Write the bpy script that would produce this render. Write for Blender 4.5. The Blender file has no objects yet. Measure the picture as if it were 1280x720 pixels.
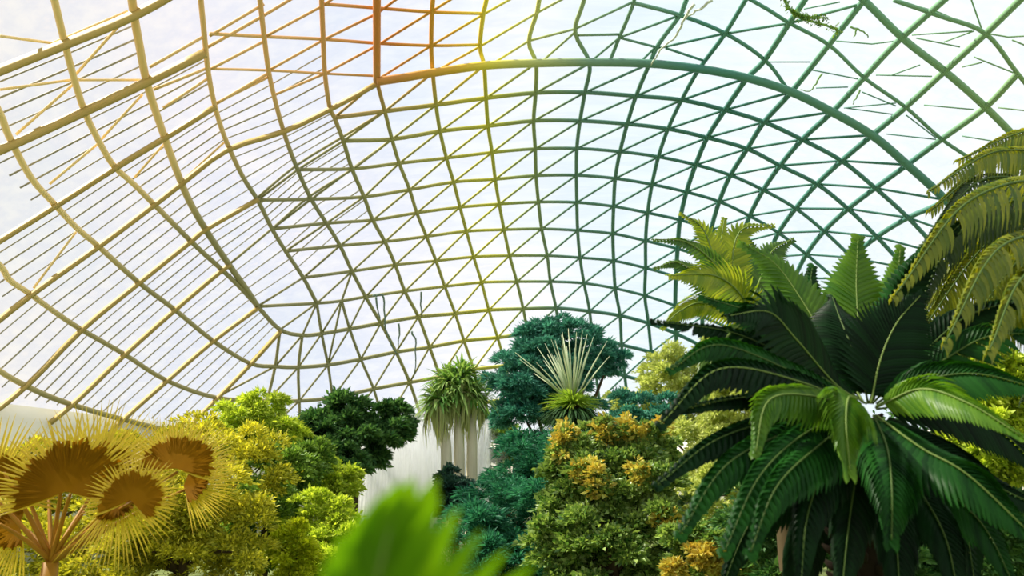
import bpy, math, random
import numpy as np
from mathutils import Vector
random.seed(7); rng = np.random.default_rng(7)
C = bpy.context.scene.collection
F = 1004.0; PITCH = math.radians(15.0); CAM = np.array([0.0, 0.0, 1.7])
FW = np.array([0, math.cos(PITCH), math.sin(PITCH)]); UP = np.array([0, -math.sin(PITCH), math.cos(PITCH)])

def ray(px, py):
    return np.array([(px-640)/F, 0, 0]) + UP*(-(py-360)/F) + FW
def at(px, py, Y):
    """a point of the garden seen in direction px,py at distance Y down the house"""
    d = ray(px, py); return CAM + d*(Y/d[1])
# ---------------------------------------------------------------- materials
def nt(name):
    m = bpy.data.materials.new(name); m.use_nodes = True; t = m.node_tree; t.nodes.clear()
    return m, t, t.nodes, t.links
def rgb(c): return (c[0], c[1], c[2], 1)
def leaf_mat(name, c1, c2, trans=.4, rough=.45, tcol=None, scale=1.5, spec=.2, stripe=0):
    m, t, N, L = nt(name)
    out = N.new('ShaderNodeOutputMaterial'); ms = N.new('ShaderNodeMixShader')
    pb = N.new('ShaderNodeBsdfPrincipled'); tr = N.new('ShaderNodeBsdfTranslucent')
    g = N.new('ShaderNodeNewGeometry'); tc = N.new('ShaderNodeTexCoord'); nz = N.new('ShaderNodeTexNoise')
    nz.inputs['Scale'].default_value = scale; nz.inputs['Detail'].default_value = 3
    L.new(tc.outputs['Object'], nz.inputs['Vector'])
    a = N.new('ShaderNodeMath'); a.operation = 'ADD'; L.new(g.outputs['Random Per Island'], a.inputs[0]); L.new(nz.outputs['Fac'], a.inputs[1])
    b = N.new('ShaderNodeMapRange'); b.inputs[1].default_value = .45; b.inputs[2].default_value = 1.5; L.new(a.outputs[0], b.inputs[0])
    mx = N.new('ShaderNodeMix'); mx.data_type = 'RGBA'; mx.inputs[6].default_value = rgb(c1); mx.inputs[7].default_value = rgb(c2)
    L.new(b.outputs[0], mx.inputs[0]); col = mx.outputs[2]
    L.new(col, pb.inputs['Base Color']); pb.inputs['Roughness'].default_value = rough
    pb.inputs['Specular IOR Level'].default_value = spec
    m2 = N.new('ShaderNodeMix'); m2.data_type = 'RGBA'; m2.blend_type = 'MULTIPLY'; m2.inputs[0].default_value = 1
    L.new(col, m2.inputs[6]); m2.inputs[7].default_value = rgb(tcol or (1.5, 1.5, .8)); L.new(m2.outputs[2], tr.inputs['Color'])
    ms.inputs[0].default_value = trans; L.new(pb.outputs[0], ms.inputs[1]); L.new(tr.outputs[0], ms.inputs[2])
    L.new(ms.outputs[0], out.inputs[0]); return m
def solid(name, c1, c2=None, rough=.7, scale=4, stretch=(1, 1, 1), bump=.3, metallic=0):
    m, t, N, L = nt(name); out = N.new('ShaderNodeOutputMaterial'); pb = N.new('ShaderNodeBsdfPrincipled')
    tc = N.new('ShaderNodeTexCoord'); mp = N.new('ShaderNodeMapping'); mp.inputs['Scale'].default_value = stretch
    nz = N.new('ShaderNodeTexNoise'); nz.inputs['Scale'].default_value = scale; nz.inputs['Detail'].default_value = 6
    L.new(tc.outputs['Object'], mp.inputs[0]); L.new(mp.outputs[0], nz.inputs['Vector'])
    mx = N.new('ShaderNodeMix'); mx.data_type = 'RGBA'; mx.inputs[6].default_value = rgb(c1); mx.inputs[7].default_value = rgb(c2 or c1)
    L.new(nz.outputs['Fac'], mx.inputs[0]); L.new(mx.outputs[2], pb.inputs['Base Color'])
    bp = N.new('ShaderNodeBump'); bp.inputs['Strength'].default_value = bump; L.new(nz.outputs['Fac'], bp.inputs['Height']); L.new(bp.outputs[0], pb.inputs['Normal'])
    pb.inputs['Specular IOR Level'].default_value = .15; pb.inputs['Roughness'].default_value = rough; pb.inputs['Metallic'].default_value = metallic
    L.new(pb.outputs[0], out.inputs[0]); return m
def ramp(N, stops):
    r = N.new('ShaderNodeValToRGB'); e = r.color_ramp.elements
    while len(e) > 1: e.remove(e[-1])
    e[0].position = stops[0][0]; e[0].color = rgb(stops[0][1])
    for p, c in stops[1:]:
        q = e.new(p); q.color = rgb(c)
    return r
def steel_mat():
    # steel tinted by position: gold to sea-green colour cast, yellow sun glare painted in
    m, t, N, L = nt('glare_tinted_steel'); out = N.new('ShaderNodeOutputMaterial'); pb = N.new('ShaderNodeBsdfPrincipled')
    g = N.new('ShaderNodeNewGeometry'); s = N.new('ShaderNodeSeparateXYZ'); L.new(g.outputs['Position'], s.inputs[0])
    mr = N.new('ShaderNodeMapRange'); mr.inputs[1].default_value = -18; mr.inputs[2].default_value = 18; L.new(s.outputs[0], mr.inputs[0])
    near = ramp(N, STEEL_NEAR); L.new(mr.outputs[0], near.inputs[0])
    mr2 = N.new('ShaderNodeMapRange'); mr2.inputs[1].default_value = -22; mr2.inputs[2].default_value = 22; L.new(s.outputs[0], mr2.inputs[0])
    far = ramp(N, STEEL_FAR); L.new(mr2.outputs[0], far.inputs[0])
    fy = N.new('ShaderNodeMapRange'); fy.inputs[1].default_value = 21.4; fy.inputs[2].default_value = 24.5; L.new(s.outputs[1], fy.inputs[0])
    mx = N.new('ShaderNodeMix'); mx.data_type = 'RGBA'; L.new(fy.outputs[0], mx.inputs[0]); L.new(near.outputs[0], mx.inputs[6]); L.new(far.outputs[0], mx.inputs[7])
    L.new(mx.outputs[2], pb.inputs['Base Color']); pb.inputs['Roughness'].default_value = .6; pb.inputs['Specular IOR Level'].default_value = .25
    L.new(pb.outputs[0], out.inputs[0]); return m
STEEL_NEAR = [(0, (.97, .78, .36)), (.22, (.93, .68, .32)), (.34, (.80, .45, .18)), (.40, (.62, .22, .04)), (.45, (.80, .42, .04)),
              (.48, (.88, .74, .08)),  # yellow stop puts the sun glare into the steel colour
              (.51, (.70, .70, .22)), (.57, (.24, .38, .25)), (.66, (.07, .25, .20)), (.8, (.18, .36, .22)), (1, (.26, .36, .12))]
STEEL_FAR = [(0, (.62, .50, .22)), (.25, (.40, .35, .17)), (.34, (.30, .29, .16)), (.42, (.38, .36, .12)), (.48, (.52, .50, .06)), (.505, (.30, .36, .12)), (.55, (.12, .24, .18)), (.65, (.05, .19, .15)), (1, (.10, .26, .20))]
def glass_mat():
    m, t, N, L = nt('roof_glass'); out = N.new('ShaderNodeOutputMaterial'); ms = N.new('ShaderNodeMixShader')
    tr = N.new('ShaderNodeBsdfTransparent'); gl = N.new('ShaderNodeBsdfGlossy'); gl.inputs['Roughness'].default_value = .08
    tc = N.new('ShaderNodeTexCoord'); mp = N.new('ShaderNodeMapping'); mp.inputs['Rotation'].default_value = (0.3, .5, .9); mp.inputs['Scale'].default_value = (.22, 1.3, 2.2)
    nz = N.new('ShaderNodeTexNoise'); nz.inputs['Scale'].default_value = 1.6; nz.inputs['Detail'].default_value = 4
    L.new(tc.outputs['Object'], mp.inputs[0]); L.new(mp.outputs[0], nz.inputs['Vector'])
    r = ramp(N, [(.35, (.985, .985, .985)), (.6, (.89, .91, .965)), (.75, (.97, .96, .98))]); L.new(nz.outputs['Fac'], r.inputs[0]); L.new(r.outputs[0], tr.inputs['Color'])
    fr = N.new('ShaderNodeFresnel'); fr.inputs[0].default_value = 1.25
    ml = N.new('ShaderNodeMath'); ml.operation = 'MULTIPLY'; ml.inputs[1].default_value = .5; L.new(fr.outputs[0], ml.inputs[0]); L.new(ml.outputs[0], ms.inputs[0])
    L.new(tr.outputs[0], ms.inputs[1]); L.new(gl.outputs[0], ms.inputs[2]); L.new(ms.outputs[0], out.inputs[0]); return m

# ---------------------------------------------------------------- mesh builder
class MB:
    def __init__(s): s.v = []; s.q = []; s.t = []; s.n = 0
    def add(s, v, q=None, t=None):
        v = np.asarray(v, float).reshape(-1, 3)
        if q is not None and len(q): s.q.append(np.asarray(q, int).reshape(-1, 4)+s.n)
        if t is not None and len(t): s.t.append(np.asarray(t, int).reshape(-1, 3)+s.n)
        s.v.append(v); s.n += len(v)
    def build(s, name, mat, parent=None, smooth=True, origin=None):
        v = np.concatenate(s.v)
        if origin is None: origin = np.zeros(3)
        v = v-np.asarray(origin)
        q = np.concatenate(s.q) if s.q else np.zeros((0, 4), int); t = np.concatenate(s.t) if s.t else np.zeros((0, 3), int)
        me = bpy.data.meshes.new(name); me.vertices.add(len(v)); me.vertices.foreach_set('co', v.ravel().astype(np.float32))
        idx = np.concatenate([q.ravel(), t.ravel()]); me.loops.add(len(idx)); me.loops.foreach_set('vertex_index', idx.astype(np.int32))
        tot = np.concatenate([np.full(len(q), 4), np.full(len(t), 3)]); st = np.concatenate([[0], np.cumsum(tot)[:-1]])
        me.polygons.add(len(tot)); me.polygons.foreach_set('loop_start', st.astype(np.int32)); me.polygons.foreach_set('loop_total', tot.astype(np.int32))
        if smooth: me.polygons.foreach_set('use_smooth', np.ones(len(tot), bool))
        me.update(calc_edges=True); me.validate(); me.materials.append(mat)
        o = bpy.data.objects.new(name, me); C.objects.link(o)
        if parent is not None: o.parent = parent; o.location = Vector(origin)-parent.location
        else: o.location = Vector(origin)
        return o
def nrm(a):
    a = np.asarray(a, float); return a/np.maximum(np.linalg.norm(a, axis=-1, keepdims=True), 1e-9)
def tube(mb, pts, r, sides=8):
    pts = np.asarray(pts, float); n = len(pts); r = np.broadcast_to(r, (n,)).astype(float)
    T = nrm(np.gradient(pts, axis=0)); ref = np.array([0.13, .21, 1.0])
    if abs(T[0] @ nrm(ref)) > .93: ref = np.array([1.0, .2, .1])
    u = nrm(ref-(T[0] @ ref)*T[0]); V = []
    for i in range(n):
        u = nrm(u-(T[i] @ u)*T[i]); w = np.cross(T[i], u)
        a = np.arange(sides)*2*math.pi/sides
        V.append(pts[i]+r[i]*(np.cos(a)[:, None]*u+np.sin(a)[:, None]*w))
    V = np.concatenate(V); Q = []
    for i in range(n-1):
        for k in range(sides):
            k2 = (k+1) % sides; Q.append((i*sides+k, i*sides+k2, (i+1)*sides+k2, (i+1)*sides+k))
    V = np.concatenate([V, pts[:1], pts[-1:]]); a, b = n*sides, n*sides+1
    Tt = [(a, (k+1) % sides, k) for k in range(sides)]+[(b, (n-1)*sides+k, (n-1)*sides+(k+1) % sides) for k in range(sides)]
    mb.add(V, Q, Tt)
def beam(mb, pts, inward, w, d):
    """rectangular steel section, its depth d pointing inward"""
    pts = np.asarray(pts, float); T = nrm(np.gradient(pts, axis=0)); I = nrm(inward-np.sum(inward*T, 1)[:, None]*T); S = np.cross(T, I)
    V = np.stack([pts+S*w/2, pts+S*w/2+I*d, pts-S*w/2+I*d, pts-S*w/2], 1).reshape(-1, 3); n = len(pts)
    Q = [(i*4+k, i*4+(k+1) % 4, (i+1)*4+(k+1) % 4, (i+1)*4+k) for i in range(n-1) for k in range(4)]
    Q += [(3, 2, 1, 0), ((n-1)*4, (n-1)*4+1, (n-1)*4+2, (n-1)*4+3)]; mb.add(V, Q)
def thing(name, label, cat, loc, group=None):
    o = bpy.data.objects.new(name, None); C.objects.link(o); o.location = Vector(loc); o.empty_display_size = .3
    o['label'] = label; o['category'] = cat
    if group: o['group'] = group
    return o
def cat(P, n=8):
    P = [np.asarray(p, float) for p in P]
    if len(P) < 3: return np.array([P[0]+(P[-1]-P[0])*t for t in np.linspace(0, 1, n+1)])
    Q = [2*P[0]-P[1]]+P+[2*P[-1]-P[-2]]; out = []
    for i in range(1, len(Q)-2):
        for k in range(n):
            t = k/n; a, b, c, d = Q[i-1], Q[i], Q[i+1], Q[i+2]
            out.append(.5*((2*b)+(-a+c)*t+(2*a-5*b+4*c-d)*t*t+(-a+3*b-3*c+d)*t**3))
    out.append(P[-1]); return np.array(out)

# ---------------------------------------------------------------- the glass dome
DC = np.array([3.0, 12.0, -2.0]); DR = np.array([21.0, 30.0, 19.0])
def dome(px, py, k=1.0):
    d = ray(px, py); o = (CAM-DC)/(DR*k); e = d/(DR*k)
    a, b, c = e @ e, 2*o @ e, o @ o-1
    return CAM+d*((-b+math.sqrt(b*b-4*a*c))/(2*a))
def inw(p): return -nrm((np.asarray(p)-DC)/DR**2)
def domeline(P, k=1.0, sub=6, smooth=True):
    Q = cat(P, sub) if smooth else np.concatenate([np.array([np.array(P[i])*(1-t)+np.array(P[i+1])*t for t in np.arange(sub)/sub]) for i in range(len(P)-1)]+[np.array(P[-1:])])
    return np.array([dome(x, y, k) for x, y in Q])
def ext(P):
    """carry a line on past the edge of the picture"""
    P = [tuple(p) for p in P]
    def off(a, b, m=90):
        v = np.array(b, float)-np.array(a, float); v /= np.linalg.norm(v)+1e-9; return tuple(np.array(b)+v*m)
    def edge(p): return p[0] < 8 or p[0] > 1272 or p[1] < 16
    if edge(P[0]): P = [off(P[1], P[0])]+P
    if edge(P[-1]): P = P+[off(P[-2], P[-1])]
    return P
steel = steel_mat(); brownsteel = solid('ochre_brown_paint', (.42, .31, .09), (.50, .37, .12), .5, .3, bump=0); greysteel = solid('grey_olive_paint', (.27, .25, .17), (.38, .37, .30), .5, .3, bump=0); glass = glass_mat()
roof = bpy.data.objects.new('ceiling', None); C.objects.link(roof); roof.location = (3, 12, 0)
roof['kind'] = 'structure'; roof['label'] = 'domed glass roof on a triangulated lattice of steel tubes'; roof['category'] = 'roof'
RL = np.array([3, 12, 0.])
M = {  # meridian ribs: nodes where the ring bars cross them
 2: {4:(322,250),5:(340,286),6:(357,314),7:(379,347),8:(396,379)},
 3: {3:(372,212),4:(389,249),5:(408,279),6:(425,307),7:(440,339),8:(457,371),9:(476,404),10:(495,440),11:(512,478),12:(526,520)},
 4: {0:(412,134),1:(418,147),2:(429,176),3:(440,211),4:(455,246),5:(466,275),6:(481,302),7:(494,331),8:(506,364),9:(523,396),10:(537,434),11:(550,471),12:(562,512)},
 5: {0:(471,102),1:(481,139),2:(490,174),3:(499,204),4:(512,237),5:(521,266),6:(533,295.5),7:(545,326),8:(556,358),9:(569,392),10:(580,426),11:(592,462),12:(602,504)},
 6: {0:(541,91),1:(545,131),2:(550,164),3:(558,197.5),4:(567,227.5),5:(575,259),6:(583,289),7:(592,321),8:(602,353),9:(611,387.5),10:(622,422),11:(632,457),12:(642,498)},
 7: {0:(605,82),1:(607.5,122.5),2:(610,157.5),3:(615,190.5),4:(619,224),5:(624,255),6:(630,287),7:(637,319.5),8:(646,352),9:(654,386),10:(660,417),11:(668,452),12:(677,494)},
 8: {0:(670,79),1:(669.5,116),2:(667,151),3:(669,186),4:(670,219.5),5:(673,252.5),6:(677,286),7:(684,319.5),8:(688,352),9:(695,385),10:(700,417),11:(706,452),12:(712,494)},
 9: {0:(737,79),1:(731,115.5),2:(725,151),3:(721,185.5),4:(720.5,219),5:(721,253),6:(722,288),7:(725,322),8:(730,354),9:(737,389),10:(740,421),11:(744,458),12:(749,500)},
 10:{0:(812,79.5),1:(795,120),2:(784,155),3:(775,189.5),4:(769,223),5:(767,258),6:(766,292),7:(767,326),8:(769,360.5),9:(775,394.5),10:(777,431),11:(781,470),12:(786,512)},
 11:{0:(874,86),1:(852,125),2:(835,161),3:(823,196),4:(815,230.5),5:(809.5,266),6:(807,301),7:(807,335),8:(806,369.5),9:(810.5,404),10:(814,440.5),11:(818,480),12:(822,524)},
 12:{0:(934,97.5),1:(906,137.5),2:(884,172),3:(869.5,206),4:(858,240),5:(850,275),6:(847,311),7:(845,346),8:(844,382),9:(845,417),10:(847,455),11:(850,496),12:(853,540)},
 13:{0:(989,115),1:(955,152.5),2:(934,186),3:(913,219),4:(899,252),5:(889,287),6:(884,323),7:(880,359),8:(878,396),9:(878,433),10:(879,471),11:(881,512)},
 14:{0:(1040,140),1:(1002.5,174.5),2:(975,207),3:(954,237.5),4:(937,270),5:(926,303),6:(919,338),7:(914,373),8:(911,410),9:(910,448),10:(911,488)},
 15:{0:(1090,169),1:(1052,201),2:(1021,230),3:(994.5,260.5),4:(973,291),5:(960,322),6:(951,355),7:(946,390),8:(943,426),9:(942,464)},
 16:{0:(1134,206),1:(1094,235),2:(1060,261),3:(1030,289),4:(1008,318),5:(993,348),6:(983,378),7:(977,411),8:(974,446)},
 17:{0:(1182,250),1:(1135,272),2:(1096,296),3:(1065,322),4:(1043,348),5:(1028,377),6:(1017,406),7:(1011,438)},
 18:{0:(1232,306),1:(1178,318),2:(1132,335),3:(1102,357),4:(1080,381),5:(1064,408),6:(1054,437)},
}
UPR = {  # the same ribs above the big arch, towards the viewer
 3:[(325,0),(330,45),(336,90),(345,130),(357,172),(372,212)], 4:[(402,0),(404,50),(406,91),(412,134)], 5:[(471,0),(471,54),(471,102)],
 6:[(541,0),(540,14),(539,57),(541,91)], 7:[(608,0),(604,18),(600,58),(605,82)], 8:[(674,0),(671,16),(661,52),(670,79)],
 9:[(730,0),(719,40),(737,79)], 10:[(858,0),(850,19),(824,54),(812,79.5)], 11:[(932,0),(905,44),(874,86)], 12:[(1006,0),(987,28),(956,75),(934,97.5)],
 13:[(1080,0),(1036,56),(989,115)], 14:[(1180,0),(1122,52),(1080,97),(1040,140)], 15:[(1275,0),(1232,42),(1181,89),(1132,134),(1090,169)],
 16:[(1272,92),(1232,134),(1177,174),(1134,206)], 17:[(1275,178),(1227,208),(1182,250)]}
def member(P, r, name, k=.995, sub=5, smooth=True, lab=None, section=None):
    r = r*.88
    mb = MB(); L = domeline(P, k, sub, smooth)
    if section: beam(mb, L, np.array([inw(p) for p in L]), *section)
    else: tube(mb, L, r, 8)
    o = mb.build(name, brownsteel if name == 'purlin' else greysteel if name == 'glazing_bar' else steel, roof, smooth=not section, origin=None)
    if lab: o['label'] = lab
    return o
for k, d in M.items():
    P = [d[j] for j in sorted(d)]
    if k in UPR and k != 3: P = UPR[k][:-1]+P
    if k == 3: P = UPR[3][:-1]+P
    if k == 2: P = [(251,0),(254,30),(257,60),(260,88),(268,130),(281,172),(303,220)]+P
    wid = .085 if k < 5 or k > 9 else .08
    if k == 5:
        member(ext(UPR[5]), .13, 'rib', .985, lab='thick orange upright rib')
        P = P[2:]
    member(ext(P), wid if k < 12 else .105, 'rib', sub=4)
member([(764,72),(774,47),(792,3),(800,-40)], .07, 'rib')
# left hand ribs sweeping round into the ring bars of the far end
row = {j: [M[k][j] for k in sorted(M) if j in M[k]] for j in range(13)}
R2 = [(68,0),(80,50),(92,96),(106,140),(124,177),(142,207),(167,230),(192,255),(215,278),(237,300),(256,318),(275,335),(300,359),(322,383),(350,412)]
R3 = [(165,0),(168,22),(174,55),(184,105),(202,161),(221,214),(236,250),(257,287),(287,332),(307,360),(322,383)]
R1 = [(-28,90),(0,142),(11,170),(38,221),(68,255),(95,284),(122,307),(172,352),(217,386),(265,425),(312,454)]
R0 = [(-45,286),(0,332),(12,350),(37,367),(67,389),(100,411),(154,442),(207,475),(270,497)]
RM = [(-60,420),(0,464),(32,482),(65,497),(110,512),(165,527),(245,545)]
LOW9 = [(378,419),(402,417),(437,411)]; LOW10 = [(344,458),(373,459),(410,456),(451,449)]; LOW11 = [(334,501),(374,501),(416,497),(467,486)]
LOW12 = [(325,548),(376,546),(425,541),(480,531)]
member(ext(R2)+LOW9+row[9], .095, 'rib', sub=4); member(ext(R3), .12, 'rib')
member([(322,383)]+[(396,379),(427,376)]+row[8][1:], .075, 'ring_bar')
member(R1+LOW10+row[10], .095, 'rib', sub=4); member(R0+LOW11+row[11], .095, 'rib', sub=4); member(RM+LOW12+row[12], .10, 'rib', sub=4)
for j in range(1, 8):
    P = row[j]
    member(P, .075 if j > 2 else .085, 'ring_bar', sub=4)
arch = [(471,102),(505,97),(541,91),(605,82),(670,79),(737,78),(812,79.5),(874,86),(934,97.5),(989,115),(1040,140),(1090,169),(1134,206),(1182,250),(1232,306),(1275,380)]
member(arch, .15, 'main_arch', .978, lab='thick curved main arch of the roof')
# rings above the arch
for P, r in ([(790,3),(850,19),(907,42),(956,75),(985,112)], .07), ([(932,-4),(960,12),(987,29),(1036,56),(1080,97),(1132,134),(1177,174),(1227,208),(1275,250)], .065), \
            ([(1040,-38),(1080,0),(1131,50),(1181,89),(1232,134),(1275,178),(1330,240)], .12), ([(1117,0),(1175,20),(1232,42),(1272,92),(1320,150)], .07), \
            ([(405,5),(471,10),(540,15),(604,17)], .055), ([(262,42),(337,46),(404,49),(471,54),(540,57),(600,56)], .055), ([(262,86),(336,88),(406,92),(471,95)], .045):
    member(ext(P) if P[0][0] > 262 and P[0][0] != 1040 and P[0][1] > 15 else P, r, 'ring_bar')
# fans of bars at the lower left corner of the far end
for P in ([(350,412),(344,458),(334,501),(325,548)], [(378,419),(373,459),(374,501),(376,546)], [(396,379),(402,417),(410,456),(416,497),(425,541)], [(427,376),(437,411),(451,449),(467,486),(480,531)]):
    member(P, .07, 'rib', sub=3)
# diagonals, one run of bars each
def getn(k, j): return M.get(k, {}).get(j)
runs = {}
for k in M:
    for j in M[k]:
        if j >= 1 and getn(k+1, j-1): runs.setdefault(k+j, []).append((k, j))
for s, L in runs.items():
    L.sort(); P = [getn(*L[0])]
    for (k, j) in L: P.append(getn(k+1, j-1))
    mb = MB(); pts = domeline(P, .997, 1, False)
    tube(mb, pts, .045, 6); mb.build('diagonal_bar', steel, roof)
low = {9:[(350,412)]+LOW9+[M[3][9]], 10:[(312,454)]+LOW10+[M[3][10]], 11:[(270,497)]+LOW11+[M[3][11]], 12:[(245,545)]+LOW12+[M[3][12]]}
for P in ([low[12][1],low[11][2],low[10][3],low[9][3],M[3][8]], [low[12][2],low[11][3],low[10][4],low[9][4],M[4][8]], [low[12][3],low[11][4],M[3][10]], [low[12][4],M[3][11]],
          [low[11][1],low[10][2],low[9][2]], [low[10][1],low[9][1],M[2][8]], [low[9][1],M[2][8]], [low[11][0],low[10][1]], [low[10][0],(350,412),M[2][8]], [low[9][0],M[2][8],M[3][7]],
          [(322,383),M[2][7]], [low[10][3],(427,376),M[3][7]], [low[9][2],(427,376)]):
    member(P, .05, 'diagonal_bar', sub=2, smooth=False)
for P in ([(333,45),(402,8),(425,-8)], [(336,88),(404,50),(471,17),(505,-8)], [(340,120),(406,92),(471,57),(540,14),(575,-8)], [(471,100),(539,57),(604,18),(650,-8)], [(541,91),(600,58),(671,16),(712,-6)],
          [(615,80),(661,51),(719,36),(790,3)], [(676,78),(719,40)], [(737,78),(774,47),(850,19)], [(719,44),(774,43)], [(774,47),(824,60)], [(800,78),(824,54)], [(824,60),(905,42)],
          [(832,60),(880,76)], [(907,42),(987,29),(1080,4)], [(262,45),(330,5)], [(260,88),(333,50)], [(187,84),(254,46)], [(192,112),(257,86)], [(204,135),(260,98)], [(268,130),(336,96)]):
    member(P, .045, 'diagonal_bar', sub=3, smooth=False)
# deep purlins on the left flank, glazing bars between them
PR = {1:[(-40,98),(0,82),(80,50),(166,14),(235,-25)],
 2:[(-60,208),(5,180),(97,138),(178,100),(254,62),(325,22),(378,-10)],
 3:[(-40,322),(68,255),(142,208),(208,168),(268,131),(338,90)],
 4:[(-40,428),(38,366),(122,306),(190,255),(230,224),(283,185),(354,162),(412,134),(471,102)],
 5:[(-30,530),(32,480),(100,411),(172,352),(237,300),(257,284),(322,247),(370,207),(427,172),(481,139)],
 6:[(60,528),(97,497),(154,442),(217,386),(275,337),(287,330),(340,286),(386,246),(440,212),(490,174)],
 7:[(130,545),(165,512),(207,475),(265,425),(322,383)], 8:[(225,545),(245,522),(270,497),(312,454),(350,412)]}
for i, P in PR.items():
    n = {1: 5, 2: 5, 3: 5, 4: 9, 5: 7, 6: 6, 7: 5, 8: 5}[i]
    member(P[:n], 0, 'purlin', .993, sub=3, section=(.08, .26) if i < 3 else (.075, .17), lab='flat deep purlin bar')
    if len(P) > n: member(P[n-1:], .05, 'diagonal_bar', sub=3)
strips = [([(0,82),(80,50),(166,14)], [(5,180),(97,138),(178,100)]), ([(5,180),(97,138),(178,100),(257,60)], [(68,255),(142,208),(208,168),(268,131)]),
 ([(-40,322),(68,255),(142,208),(208,168),(268,131),(338,90),(404,51)], [(38,366),(122,306),(190,255),(230,224),(283,185),(354,162),(412,134)]),
 ([(-40,428),(38,366),(122,306),(190,255),(230,224),(283,185),(354,162),(412,134)], [(32,480),(100,411),(172,352),(237,300),(257,284),(322,247),(370,207),(427,172)]),
 ([(32,480),(100,411),(172,352),(237,300),(257,284),(322,247),(370,207),(427,172)], [(97,497),(154,442),(217,386),(275,337),(287,330),(340,286),(386,246),(440,212)]),
 ([(97,497),(154,442),(217,386),(275,337),(340,286),(386,246),(440,212)], [(165,512),(207,475),(265,425),(322,383),(379,347),(425,307),(466,275)]),
 ([(165,512),(207,475),(265,425),(322,383)], [(245,522),(270,497),(312,454),(350,412)])]
for a, b in strips:
    for t in (.2, .4, .6, .8):
        P = [tuple(np.array(p)*(1-t)+np.array(q)*t) for p, q in zip(a, b)]
        P[0] = tuple(np.array(P[0])+(np.array(P[0])-np.array(P[1]))*.22)
        member(P, .024 if t in (.2, .8) else .03, 'glazing_bar', 1.012, sub=2, smooth=False)
for P in ([(165,14),(92,96)], [(178,118),(124,177)], [(100,98),(20,168)], [(205,180),(168,222)], [(122,180),(62,230)], [(280,178),(228,226)], [(95,290),(42,360)], [(0,45),(66,54),(160,14)], [(0,112),(88,100),(176,100)]):
    member(P, .04, 'brace', 1.006, sub=3, smooth=False)
# cable bracing outside the upper right bays
o4 = lambda L: [(960+x/4, y/4) for x, y in L]
for L in ([(0,310),(210,310)], [(220,350),(450,395)], [(340,205),(520,220),(640,205)], [(740,190),(960,235)], [(720,175),(1020,155)], [(880,210),(1030,155)], [(540,375),(820,382)], [(620,375),(760,325)],
          [(380,540),(640,515)], [(470,460),(640,530)], [(390,540),(640,574)], [(690,575),(840,690)], [(780,525),(1030,548)], [(1150,538),(1300,555)], [(590,670),(840,697)], [(970,680),(1180,715)],
          [(630,0),(850,60),(1080,160)], [(1010,-20),(1070,150)], [(1110,170),(1200,185),(1330,178)], [(1220,200),(1330,245)], [(1030,285),(1230,365)], [(180,45),(360,10)], [(240,440),(400,435)], [(970,335),(1070,312)]):
    member(o4(L), .024, 'bracing_cable', 1.02, sub=3, smooth=False)
# the shell goes on past both sides of the view
def proj(p):
    d = np.asarray(p)-CAM; z = d @ FW
    return (640+F*d[0]/z, 360-F*(d @ UP)/z) if z > .2 else (9e9 if d[0] > 0 else -9e9, 0)
def shell(a, e): return DC+DR*.995*np.array([math.cos(e)*math.sin(a), math.cos(e)*math.cos(a), math.sin(e)])
def out_of_view(p): x, y = proj(p); return x < -70 or x > 1288 or (x > 1205 and y > 300)
def outer_run(P, r, name):
    run = []
    for p in P+[None]:
        if p is not None and out_of_view(p): run.append(p); continue
        if len(run) > 1: mb = MB(); tube(mb, cat(run, 3), r, 7); mb.build(name, steel, roof)
        run = []
for a0, a1 in ((.50, 2.1), (-2.05, -.62)):
    AA = np.linspace(a0, a1, 19 if a0 > 0 else 15); EE = np.linspace(.26, 1.2, 11)
    for a in AA: outer_run([shell(a, e) for e in EE], .09, 'rib')
    for e in EE: outer_run([shell(a, e) for a in AA], .075, 'ring_bar')
    for i in range(-9, 19): outer_run([shell(AA[i+j], EE[j]) for j in range(11) if 0 <= i+j < len(AA)], .045, 'diagonal_bar')
# panes: one sheet between each pair of glazing lines
def pane(a0, a1, e0=.02, e1=1.35):
    mb = MB(); A = np.linspace(a0, a1, 3); E = np.linspace(e0, e1, 26); V = []
    for e in E:
        for a in A: V.append(DC+DR*1.03*np.array([math.cos(e)*math.sin(a), math.cos(e)*math.cos(a), math.sin(e)]))
    Q = [(i*3+j, i*3+j+1, (i+1)*3+j+1, (i+1)*3+j) for i in range(25) for j in range(2)]
    mb.add(V, Q); mb.build('glass_panel', glass, roof)
for i in range(34):
    a = -2.1+i*.125; pane(a, a+.125, .28)
# low wall the dome stands on
def ringwall(name, z0, z1, th, mat):
    mb = MB(); V = []; A = np.linspace(-2.1, 2.15, 90)
    for a in A:
        for (z, k) in ((z0, 1), (z1, 1), (z1, 1+th), (z0, 1+th)):
            s = math.sqrt(1-((z1-DC[2])/DR[2])**2)*k*1.005
            V.append((DC[0]+DR[0]*s*math.sin(a), DC[1]+DR[1]*s*math.cos(a), z))
    Q = [(i*4+k, i*4+(k+1) % 4, (i+1)*4+(k+1) % 4, (i+1)*4+k) for i in range(89) for k in range(4)]
    mb.add(V, Q); o = mb.build(name, mat, None); o['kind'] = 'structure'; return o
plaster = solid('cream_plaster', (.95, .90, .74), (.96, .93, .84), .8, 3)
w = ringwall('wall_left', -.02, 4.55, .02, plaster); w['label'] = 'low cream plaster wall carrying the glass dome'
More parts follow.
